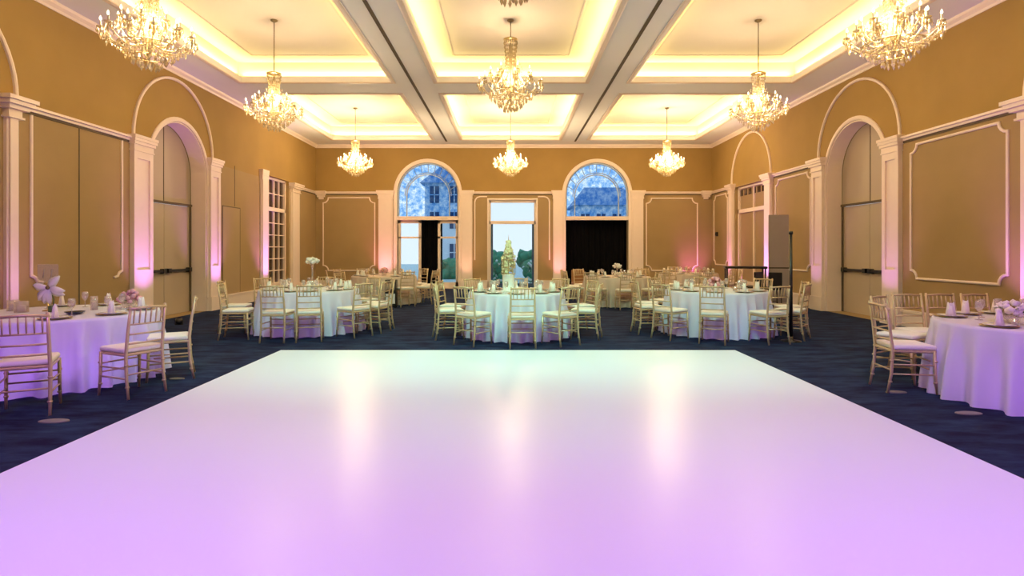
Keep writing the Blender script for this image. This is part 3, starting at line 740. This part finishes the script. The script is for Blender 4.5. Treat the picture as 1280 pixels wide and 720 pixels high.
# centrepieces
def gold_tower(x, y):
    r = empty('tall_centrepiece', (x, y, TZ)); tag(r, 'tall gold and cream flower column centrepiece on the centre table', 'centrepiece')
    bm = bmesh.new(); lathe(bm, [(0, 0), (0.13, 0), (0.13, 0.015), (0.10, 0.03), (0.105, 0.28), (0.12, 0.30), (0, 0.30)], 24); obj('base', bm, 'petal', r)
    bm = bmesh.new()
    for k in range(8):
        a = 2*PI*k/8; tube(bm, [(0.115*math.cos(a), 0.115*math.sin(a), 0.30), (0.12*math.cos(a), 0.12*math.sin(a), 0.55), (0.06*math.cos(a), 0.06*math.sin(a), 0.75), (0, 0, 0.90)], 0.007, 6)
    for z, q in ((0.31, 0.12), (0.43, 0.125), (0.56, 0.12)):
        tube(bm, [(q*math.cos(2*PI*k/24), q*math.sin(2*PI*k/24), z) for k in range(25)], 0.006, 6)
    obj('gold_cage', bm, 'brass', r)
    bm = bmesh.new()
    for i in range(300):
        z = rnd.uniform(0.33, 0.88); w = 0.115 if z < 0.62 else 0.07 if z < 0.74 else 0.04
        a = rnd.uniform(0, 2*PI); q = w*rnd.uniform(0.5, 1.0); blob(bm, q*math.cos(a), q*math.sin(a), z, rnd.uniform(0.018, 0.03), 1, 0.2)
    f = obj('blossoms', bm, mat('yellow_petal', (0.95, 0.74, 0.44), 0.7, noise=0.25, nscale=20), r); f['kind'] = 'stuff'
    bm = bmesh.new(); tube(bm, [(0, 0, 0.88), (0.004, 0, 1.0)], [0.008, 0.002], 6); obj('spire', bm, 'brass', r)
gold_tower(-0.02, 10.12)
tall_centrepiece(-3.68, 10.75, 'tall white flower arrangement on the middle left table', 0.56)
low_centrepiece(3.75, 10.5, 'low pink flower arrangement on the middle right table', 'pinkpetal')
low_centrepiece(-4.82, 7.30, 'low pink and red flower arrangement on the near left table', 'pinkpetal')
low_centrepiece(5.0, 5.75, 'low white flower arrangement on the near right table')
low_centrepiece(5.62, 5.95, 'low pink flower arrangement at the right edge of the near right table', 'pinkpetal')
low_centrepiece(-3.55, 16.3, 'low pink flower arrangement on the back left table', 'pinkpetal')
tall_centrepiece(2.95, 15.8, 'white flower arrangement on the back right table', 0.3)
low_centrepiece(5.55, 17.9, 'low pink flower arrangement on the far right table', 'pinkpetal')
# table sign with white orchids on the near left table
r = empty('table_sign', (-5.53, 6.9, TZ)); tag(r, 'square frosted table sign on a stem, near left table', 'sign')
bm = bmesh.new(); bevelled_box(bm, -0.10, 0.10, -0.006, 0.006, 0.34, 0.56, 0.004, 1); obj('card', bm, 'glass', r)
bm = bmesh.new()
for x in (-0.045, 0.03): tube(bm, [(x, -0.008, 0.40), (x+0.01, -0.008, 0.50)], 0.005, 6)
obj('dark_strokes', bm, 'grey', r)
bm = bmesh.new(); lathe(bm, [(0, 0), (0.06, 0), (0.05, 0.01), (0.005, 0.02), (0.005, 0.34), (0, 0.34)], 14); obj('stem', bm, 'brass', r)
r.rotation_euler = (0, 0, 0.5)
r = empty('white_orchid', (-5.42, 6.78, TZ)); tag(r, 'large white orchid blooms under the square sign, near left table', 'flowers')
def petal(bm, c, d, L, w):
    c = Vector(c); d = Vector(d).normalized(); s = d.cross(Vector((0, 1, 0.2))).normalized(); n = d.cross(s).normalized(); rows = []
    for i in range(7):
        t = i/6; ww = w*math.sin(PI*min(1, t*0.92+0.06))**0.7; p = c + d*L*t + n*0.03*math.sin(t*PI)
        rows.append([bm.verts.new(p - s*ww), bm.verts.new(p + n*0.012), bm.verts.new(p + s*ww), bm.verts.new(p - n*0.004)])
    for a, b in zip(rows, rows[1:]):
        for k in range(4): bm.faces.new((a[k], a[(k+1)%4], b[(k+1)%4], b[k])).smooth = True
    bm.faces.new(rows[0]); bm.faces.new(rows[-1][::-1])
bm = bmesh.new()
for d in ((-0.8, 0, -0.9), (0.1, 0, -1.2), (1.2, 0, -0.2), (-1, 0, 0.2), (0.6, 0, 0.7), (-0.3, 0, -1), (1.1, 0.1, -0.5)): petal(bm, (0, 0, 0.28), d, 0.19, 0.05)
obj('petals', bm, 'white', r)
bm = bmesh.new(); blob(bm, 0, -0.02, 0.29, 0.025, 2, 0.1); obj('flower_centre', bm, 'crown', r)
bm = bmesh.new(); tube(bm, [(0.02, 0.03, 0.0), (0.03, 0.03, 0.15), (0, 0.01, 0.28)], 0.006, 6); lathe(bm, [(0, 0), (0.045, 0), (0.05, 0.07), (0, 0.07)], 14, 0.02, 0.03); obj('stem_and_pot', bm, 'leaf', r)
# frosted hurricanes and votives
def hurricane(x, y, label, h=0.16, rr=0.05):
    r = empty('hurricane_lamp', (x, y, TZ)); tag(r, label, 'candle holder')
    bm = bmesh.new(); lathe(bm, [(0, 0), (rr, 0), (rr, h), (rr-0.004, h), (rr-0.004, 0.006), (0, 0.006)], 20); obj('glass_cylinder', bm, 'glass', r)
    bm = bmesh.new(); lathe(bm, [(0, 0.007), (rr*0.6, 0.007), (rr*0.6, h*0.6), (0, h*0.6)], 16); obj('candle', bm, 'candle', r)
hurricane(-5.95, 6.9, 'frosted square-ish candle glass, leftmost on the near left table', 0.13, 0.06)
hurricane(-5.72, 6.75, 'wide frosted candle glass between the leftmost candle glass and the sign stem', 0.13, 0.07)
hurricane(-5.05, 7.0, 'slim tall glass candle cylinder right of the white orchid', 0.17, 0.04)
for (x, y, lb) in ((-3.3, 10.6, 'votive right of the tall flowers, middle left table'), (-4.1, 10.75, 'votive left of the tall flowers, middle left table'), (0.4, 10.0, 'votive right of the gold column, centre table'),
               (-0.35, 10.0, 'votive left of the gold column, centre table'), (3.5, 10.35, 'votive left of the pink flowers, middle right table'), (4.05, 10.35, 'votive right of the pink flowers, middle right table'), (4.82, 5.5, 'votive beside the white flowers, near right table')):
    place(vu, votive0, (x, y, TZ), 0, 'small lit glass ' + lb, 'candle', 'votive candles')
bm = bmesh.new(); lathe(bm, [(0, 0.003), (0.05, 0.0), (0.095, 0.03), (0.10, 0.035), (0.05, 0.008), (0, 0.008)], 24)
o = obj('dark_bowl', bm, 'darkglass', loc=(-4.93, 6.53, TZ)); tag(o, 'small dark blue bowl at the front edge of the near left table', 'bowl')

# ------------------------------------------------------------------ right side equipment
r = empty('bar_table', (6.25, 15.3, 0), R_(-14)); tag(r, 'black bar-height table by the right wall window', 'table')
bm = bmesh.new(); bevelled_box(bm, -0.52, 0.52, -0.25, 0.25, 1.0, 1.06, 0.01, 1); obj('tabletop', bm, 'black', r)
for sx in (-1, 1):
    for sy in (-1, 1):
        bm = bmesh.new(); tube(bm, [(sx*0.47, sy*0.2, 0), (sx*0.47, sy*0.2, 1.0)], 0.02, 8); obj('leg', bm, 'black', r)
def stool(x, y, rz, label):
    r = empty('bar_stool', (x, y, 0), rz); tag(r, label, 'stool', 'black stools at the bar table')
    bm = bmesh.new(); bevelled_box(bm, -0.17, 0.17, -0.17, 0.17, 0.50, 0.58, 0.02, 2); obj('seat', bm, 'black', r)
    bm = bmesh.new(); bevelled_box(bm, -0.16, 0.16, -0.19, -0.14, 0.52, 0.94, 0.015, 2); obj('backrest', bm, 'black', r)
    for sx in (-1, 1):
        for sy in (-1, 1):
            bm = bmesh.new(); tube(bm, [(sx*0.16, sy*0.16, 0), (sx*0.14, sy*0.14, 0.5)], 0.013, 8); obj('leg', bm, 'black', r)
    bm = bmesh.new(); tube(bm, [(-0.15, 0.15, 0.2), (0.15, 0.15, 0.2)], 0.01, 6); obj('footrest', bm, 'black', r)
stool(6.15, 14.6, 0.6, 'black box-backed stool left of its twin, at the black bar table'); stool(6.56, 14.35, -0.1, 'black box-backed stool, nearer and right of its twin, at the black bar table')
r = empty('partition_board', (7.12, 15.25, 0), R_(-8)); tag(r, 'grey free-standing board beside the purple-lit right window pilaster', 'partition')
bm = bmesh.new(); bevelled_box(bm, -0.25, 0.25, -0.03, 0.03, 0.05, 2.42, 0.005, 1); obj('board', bm, 'grey', r)
bm = bmesh.new(); box(bm, -0.25, 0.25, -0.036, -0.03, 1.0, 1.03); obj('rail', bm, 'black', r)
for s in (-1, 1):
    bm = bmesh.new(); bevelled_box(bm, s*0.2-0.02, s*0.2+0.02, -0.2, 0.2, 0, 0.05, 0.005, 1); obj('foot', bm, 'black', r)
r = empty('speaker_stand', (4.60, 9.42, 0)); tag(r, 'slim black pole stand beside the right chairs of the middle right table', 'stand')
bm = bmesh.new(); tube(bm, [(0, 0, 0.02), (0, 0, 1.75)], [0.03, 0.022], 12); obj('pole', bm, 'black', r)
bm = bmesh.new(); lathe(bm, [(0, 0), (0.16, 0), (0.16, 0.012), (0.04, 0.03), (0.035, 0.08), (0, 0.08)], 24); obj('base', bm, 'black', r)
bm = bmesh.new(); tube(bm, [(0, 0, 1.75), (0, 0, 1.80)], [0.034, 0.034], 12); obj('top_cap', bm, 'black', r)
r = empty('equipment_box', (-2.92, 14.9, 0)); 
r.location = (-3.08, 15.0, 0); tag(r, 'black equipment rack with white lower panel beside the back left table', 'equipment')
bm = bmesh.new(); bevelled_box(bm, -0.14, 0.14, -0.12, 0.12, 0.04, 0.72, 0.01, 1); obj('case', bm, 'black', r)
bm = bmesh.new(); bevelled_box(bm, -0.12, 0.12, -0.128, -0.118, 0.1, 0.36, 0.004, 1); obj('white_panel', bm, 'white', r)
bm = bmesh.new(); bevelled_box(bm, -0.12, 0.12, -0.128, -0.118, 0.46, 0.62, 0.004, 1); obj('shelf_front', bm, 'steel', r)
for sx in (-1, 1):
    for sy in (-1, 1):
        bm = bmesh.new(); tube(bm, [(sx*0.11, sy*0.09, 0), (sx*0.11, sy*0.09, 0.05)], 0.02, 8); obj('foot', bm, 'black', r)
r = empty('lounge_chair', (2.2, 18.2, 0), 0.1); tag(r, 'brown leather chair in front of the black doorway', 'chair')
bm = bmesh.new(); bevelled_box(bm, -0.22, 0.22, -0.22, 0.22, 0.38, 0.48, 0.03, 2); obj('seat', bm, 'brown', r)
bm = bmesh.new(); bevelled_box(bm, -0.21, 0.21, 0.17, 0.24, 0.46, 0.86, 0.03, 2); obj('backrest', bm, 'brown', r)
for sx in (-1, 1):
    for sy in (-1, 1):
        bm = bmesh.new(); tube(bm, [(sx*0.19, sy*0.19, 0), (sx*0.18, sy*0.18, 0.4)], 0.015, 8); obj('leg', bm, 'black', r)
bm = bmesh.new(); wbox(bm, RW, 21.35, 21.47, 2.0, 2.15, 0, 0.07); wbox(bm, RW, 21.38, 21.44, 2.03, 2.12, 0.07, 0.09)
tag(obj('wall_speaker', bm, 'black'), 'tiny black box mounted high on the right wall near the corner', 'speaker')

# uplights
def uplight(x, y, label, col, e, tx, ty, tz, spot=90):

    r = empty('uplight', (x, y, 0)); tag(r, label, 'light', 'floor uplights along the walls')
    bm = bmesh.new(); lathe(bm, [(0, 0.02), (0.05, 0.02), (0.06, 0.06), (0.06, 0.13), (0.054, 0.13), (0.05, 0.115), (0, 0.11)], 18); obj('body', bm, 'black', r)
    bm = bmesh.new(); lathe(bm, [(0, 0.112), (0.05, 0.116), (0, 0.122)], 16); obj('lens', bm, 'uplens', r)
    bm = bmesh.new(); box(bm, -0.07, 0.07, -0.02, 0.02, 0, 0.02); box(bm, -0.075, -0.065, -0.02, 0.02, 0, 0.1); box(bm, 0.065, 0.075, -0.02, 0.02, 0, 0.1); obj('yoke', bm, 'black', r)
    q = 0.4; x += q if tx < -7 else -q if tx > 7 and ty < 21 else 0; y -= q if ty > 21 else 0
    r.location = (x, y, 0)
    if 'door arch, farther' in label or 'right door arch' in label:
        for o in [o for o in bpy.data.objects if o.parent == r] + [r]: bpy.data.objects.remove(o)
    L = bpy.data.lights.new('uplight_beam', 'SPOT'); L.energy = e*1.4; L.color = col; L.spot_size = R_(66); L.spot_blend = 1.0; L.shadow_soft_size = 0.04
    lo = bpy.data.objects.new('uplight_beam', L); C.objects.link(lo); lo.location = (x, y, 0.15)
    lo.rotation_euler = (Vector((tx, ty, tz)) - Vector((x, y, 0.15))).to_track_quat('-Z', 'Y').to_euler()
PUR = (0.62, 0.22, 1.0); PNK = (1.0, 0.28, 0.45); MAG = (0.9, 0.2, 0.75)
uplight(-7.0, 11.5, 'floor uplight at the left door arch, nearer pilaster', PUR, 130, -7.4, 11.5, 2.2)
uplight(-7.05, 14.35, 'floor uplight at the left door arch, farther pilaster', PUR, 130, -7.4, 14.3, 2.2)
uplight(-7.0, 17.25, 'floor uplight at the left window pilaster', PUR, 200, -7.35, 17.25, 2.0)
uplight(-4.75, 21.6, 'floor uplight at the pilaster left of the left glass doors', PNK, 90, -4.75, 22, 1.8)
uplight(1.86, 21.6, 'floor uplight at the pilaster left of the black doorway', PNK, 60, 1.86, 22, 1.6)
uplight(-1.63, 21.6, 'floor uplight at the pilaster right of the left glass doors', (1, 0.45, 0.35), 30, -1.63, 22, 1.6)
uplight(6.9, 21.5, 'floor uplight at the right end of the back wall', MAG, 90, 7.0, 22, 1.2)
uplight(7.3, 17.1, 'floor uplight at the right window pilaster', PUR, 200, 7.7, 17.1, 2.0)
uplight(7.35, 20.0, 'floor uplight beyond the right window', MAG, 70, 7.7, 20.0, 1.6)
uplight(7.35, 14.35, 'floor uplight at the right door arch, farther pilaster', PUR, 35, 7.7, 14.35, 2.0)
uplight(7.35, 11.55, 'floor uplight at the right door arch, nearer pilaster', PUR, 45, 7.7, 11.55, 2.0)
uplight(7.35, 8.55, 'floor uplight at the near right pilaster', PUR, 120, 7.7, 8.55, 2.0)
uplight(-7.0, 8.5, 'floor uplight at the near left pilaster', PUR, 40, -7.4, 8.5, 2.0)

# ------------------------------------------------------------------ chandeliers (origin at the ceiling rose)
def make_chandelier(kind, rodlen, R, H):
    r = empty(kind)
    bm = bmesh.new(); lathe(bm, [(0, 0), (0.07, 0), (0.065, -0.02), (0.03, -0.04), (0, -0.05)], 16); obj('ceiling_rose', bm, 'crown', r)
    bm = bmesh.new(); tube(bm, [(0, 0, -0.04), (0, 0, -rodlen)], 0.009, 6); obj('rod', bm, 'crown', r)
    t = -rodlen            # top of body
    bm = bmesh.new(); lathe(bm, [(0, t+0.01), (0.10, t), (0.14, t-0.015), (0.14, t-0.03), (0.05, t-0.04), (0, t-0.04)], 20); obj('crown_plate', bm, 'brass', r)
    # column of strands: crown to the middle ring, waisted
    bm = bmesh.new(); rc = 0.20*R/0.57
    for k in range(22):
        a = 2*PI*k/22; prof = [(0.13, 0.03), (0.10, 0.2), (0.10, 0.35), (rc*0.9, 0.52), (rc*1.3, 0.62)]
        for (r0, z0), (r1, z1) in zip(prof, prof[1:]):
            n = 3
            for i in range(n):
                f = i/n; q = r0 + (r1-r0)*f; z = t - (z0 + (z1-z0)*f)*H
                drop(bm, q*math.cos(a), q*math.sin(a), z, 0.055*H, 0.014)
    tag(obj('crystal_column', bm, 'crystal', r), kind='stuff')
    bm = bmesh.new(); lathe(bm, [(0, t-0.05), (0.03, t-0.1*H), (0.05, t-0.22*H), (0.025, t-0.32*H), (0.03, t-0.45*H), (0.09, t-0.58*H), (0.10, t-0.66*H), (0.04, t-0.74*H), (0.03, t-0.84*H), (0, t-0.88*H)], 16); obj('glass_stem', bm, 'crystal', r)
    # basket of drops underneath
    bm = bmesh.new()
    for ring, (q, z) in enumerate(((0.62, 0.74), (0.48, 0.80), (0.34, 0.86), (0.2, 0.91))):
        n = int(30*q)+6
        for k in range(n):
            a = 2*PI*(k+0.5*ring)/n; drop(bm, R*q*math.cos(a), R*q*math.sin(a), t - z*H + rnd.uniform(-0.02, 0.02), 0.085*H, 0.02)
    drop(bm, 0, 0, t-0.90*H, 0.10*H, 0.035)
    tag(obj('crystal_basket', bm, 'crystal', r), kind='stuff')
    bm = bmesh.new()
    for q, z in ((0.62, 0.735), (0.34, 0.855)): tube(bm, [(R*q*math.cos(2*PI*k/24), R*q*math.sin(2*PI*k/24), t - z*H) for k in range(25)], 0.008, 5)
    tube(bm, [(0, 0, t-0.05), (0, 0, t-0.9*H)], 0.012, 6); obj('frame', bm, 'brass', r)
    # arms
    def arm_meshes(L, z0, zc):
        bmA = bmesh.new(); pts = []
        for i in range(9):
            s = i/8; pts.append((0.05 + (L-0.05)*s, 0, z0 - 0.10*H*math.sin(PI*s*0.95) + (zc-z0)*s*s))
        tube(bmA, pts, [0.011-0.004*i/8 for i in range(9)], 6)
        A = bpy.data.meshes.new('arm')
        for k in range(5):
            q = L*(0.35+0.13*k); s = (q-0.05)/(L-0.05); drop(bmA, q, 0, z0 - 0.10*H*math.sin(PI*s*0.95) + (zc-z0)*s*s - 0.01, 0.05, 0.010)
        e = (L, 0, zc)
        lathe(bmA, [(0, zc-0.01), (0.02, zc-0.008), (0.045, zc+0.006), (0.046, zc+0.012), (0.012, zc+0.006), (0, zc+0.006)], 12, L, 0)
        for k in range(7):
            a = 2*PI*k/7; drop(bmA, L+0.042*math.cos(a), 0.042*math.sin(a), zc+0.004, 0.075+0.02*(k % 2), 0.011)
        drop(bmA, L, 0, zc-0.02, 0.13, 0.018)
        bmC = bmesh.new(); tube(bmC, [(L, 0, zc+0.006), (L, 0, zc+0.085)], 0.011, 8)
        bmB = bmesh.new(); lathe(bmB, [(0, zc+0.085), (0.013, zc+0.098), (0.015, zc+0.112), (0.007, zc+0.135), (0, zc+0.15)], 8, L, 0)
        return bmA, bmC, bmB
    for n, L, z0, zc, off in ((12, R-0.045, 0.70, 0.62, 0), (8, R*0.62, 0.62, 0.50, 0.2)):
        a, c, b = arm_meshes(L, t-z0*H, t-zc*H)
        A = obj('arm', a, 'crystal', r); Cn = obj('candle', c, 'candle', A); Bb = obj('bulb', b, 'bulb', A)
        A.rotation_euler = (0, 0, off)
        for k in range(1, n):
            A2 = A.copy(); C.objects.link(A2); A2.rotation_euler = (0, 0, off + 2*PI*k/n)
            for ch in (Cn, Bb): c2 = ch.copy(); C.objects.link(c2); c2.parent = A2
    # swags between the arm tips
    bm = bmesh.new()
    for k in range(12):
        a0 = 2*PI*k/12; a1 = 2*PI*(k+1)/12
        for i in range(1, 7):
            s = i/7; a = a0 + (a1-a0)*s; drop(bm, (R-0.05)*math.cos(a), (R-0.05)*math.sin(a), t - 0.64*H - 0.07*math.sin(PI*s) + 0.02, 0.035, 0.009)
        for i in range(2, 9):   # strands from the crown down to the arms
            s = i/9; q = 0.12 + (R*0.9-0.12)*s**1.8; drop(bm, q*math.cos(a0), q*math.sin(a0), t - (0.12 + 0.52*s)*H - 0.06*math.sin(PI*s), 0.035, 0.009)
    tag(obj('crystal_swags', bm, 'crystal', r), kind='stuff')
    remember(r); return r
ch_small = make_chandelier('crystal_chandelier', 1.03, 0.56, 1.15)
ch_big = make_chandelier('crystal_chandelier', 0.36, 0.66, 1.45)
su, bu = [False], [False]
CH = [(ch_small, su, -4.66, 7.45, 'nearest chandelier on the left, over the near left table side'), (ch_small, su, 4.90, 7.36, 'nearest chandelier on the right, close to the camera'),
      (ch_small, su, -4.62, 11.3, 'second chandelier from the camera on the left'), (ch_small, su, 4.88, 11.3, 'second chandelier from the camera on the right'),
      (ch_small, su, -4.90, 18.3, 'small-looking far chandelier left of the left fanlight'), (ch_small, su, 0.03, 18.3, 'small-looking far chandelier above the middle window'), (ch_small, su, 5.00, 18.3, 'small-looking far chandelier right of the right fanlight'),
      (ch_big, bu, 0.02, 11.3, 'largest crystal chandelier hanging over the centre table on a short rod'), (ch_big, bu, 0.04, 6.3, 'chandelier cut off by the top edge of the picture above the dance floor')]
for proto, flag, x, y, lb in CH:
    place(flag, proto, (x, y, 6.0), rnd.uniform(0, 0.5), lb + ' with crystals and candle bulbs' if len(lb.split()) < 11 else lb, 'chandelier', 'crystal chandeliers')
    L = bpy.data.lights.new('chandelier_glow', 'POINT'); L.energy = (620 if y > 15 else 30 if y < 7 else 130 if proto is ch_big else 225); L.color = (1.0, 0.76, 0.45); L.shadow_soft_size = 0.25
    lo = bpy.data.objects.new('chandelier_glow', L); C.objects.link(lo); lo.location = (x, y, 6.0 - (1.0+0.62*1.15 if proto is ch_small else 0.36+0.62*1.45)+0.12)
bpy.context.view_layer.update()

# ------------------------------------------------------------------ wash lights of the party rig
def spot(x, y, z, tx, ty, tz, e, col, size, blend=1.0, soft=0.4):
    L = bpy.data.lights.new('wash_light', 'SPOT'); L.energy = e; L.color = col; L.spot_size = R_(size); L.spot_blend = blend; L.shadow_soft_size = soft
    lo = bpy.data.objects.new('wash_light', L); C.objects.link(lo); lo.location = (x, y, z)
    lo.rotation_euler = (Vector((tx, ty, tz)) - Vector((x, y, z))).to_track_quat('-Z', 'Y').to_euler()
for sx in (-1, 1):
    spot(sx*2.3, -0.1, 5.3, sx*3.6, 2.6, 0, 1880, (0.44, 0.19, 1.0), 94)
    spot(sx*2.0, 5.6, 5.3, sx*2.0, 10.4, 0, 900, (0.36, 1.0, 0.78), 95)
    spot(sx*1.3, 4.6, 5.3, sx*1.5, 6.5, 0, 190, (0.28, 1.0, 0.90), 80)
# violet glow from a puck under each table
for nm, e in (('centre table', 5), ('middle left table', 6), ('middle right table', 5), ('near left table', 18), ('near right table', 11)):
    x, y, R = T[nm]
    L = bpy.data.lights.new('table_glow', 'POINT'); L.energy = e*2; L.color = (0.35, 0.12, 1.0); L.shadow_soft_size = 0.05
    lo = bpy.data.objects.new('table_glow', L); C.objects.link(lo); lo.location = (x + (0.2 if nm.endswith('left table') and 'near' in nm else -0.2 if 'near' in nm else 0), y-0.25, 0.12)

# ------------------------------------------------------------------ world, camera, view
w = bpy.data.worlds.new('World'); SC.world = w; w.use_nodes = True; nt = w.node_tree
bg = nt.nodes['Background']; tc = nt.nodes.new('ShaderNodeTexCoord'); sp = nt.nodes.new('ShaderNodeSeparateXYZ'); nt.links.new(tc.outputs['Generated'], sp.inputs[0])
rp = nt.nodes.new('ShaderNodeValToRGB'); rp.color_ramp.elements[0].position = 0.0; rp.color_ramp.elements[0].color = (0.86, 0.92, 1.0, 1)
rp.color_ramp.elements[1].position = 0.5; rp.color_ramp.elements[1].color = (0.62, 0.78, 1.0, 1)
nt.links.new(sp.outputs['Z'], rp.inputs[0]); nt.links.new(rp.outputs[0], bg.inputs[0]); bg.inputs[1].default_value = 1.2
cam = bpy.data.cameras.new('camera'); co = bpy.data.objects.new('camera', cam); C.objects.link(co); SC.camera = co
co.location = (0, 0, 1.5); co.rotation_euler = (PI/2, 0, 0); cam.lens = 20.25; cam.sensor_width = 36; cam.shift_x = 3/1280; cam.shift_y = -48/1280
cam.clip_end = 200; cam.clip_start = 0.05
SC.view_settings.view_transform = 'Standard'; SC.view_settings.look = 'None'; SC.view_settings.exposure = 0; SC.view_settings.gamma = 1; SC.view_settings.use_curve_mapping = False
SC.cycles.use_denoising = True; SC.cycles.max_bounces = 8; SC.cycles.diffuse_bounces = 4; SC.cycles.transparent_max_bounces = 24
SC.cycles.sample_clamp_indirect = 3.0; SC.cycles.caustics_reflective = False; SC.cycles.caustics_refractive = False; SC.cycles.use_light_tree = True
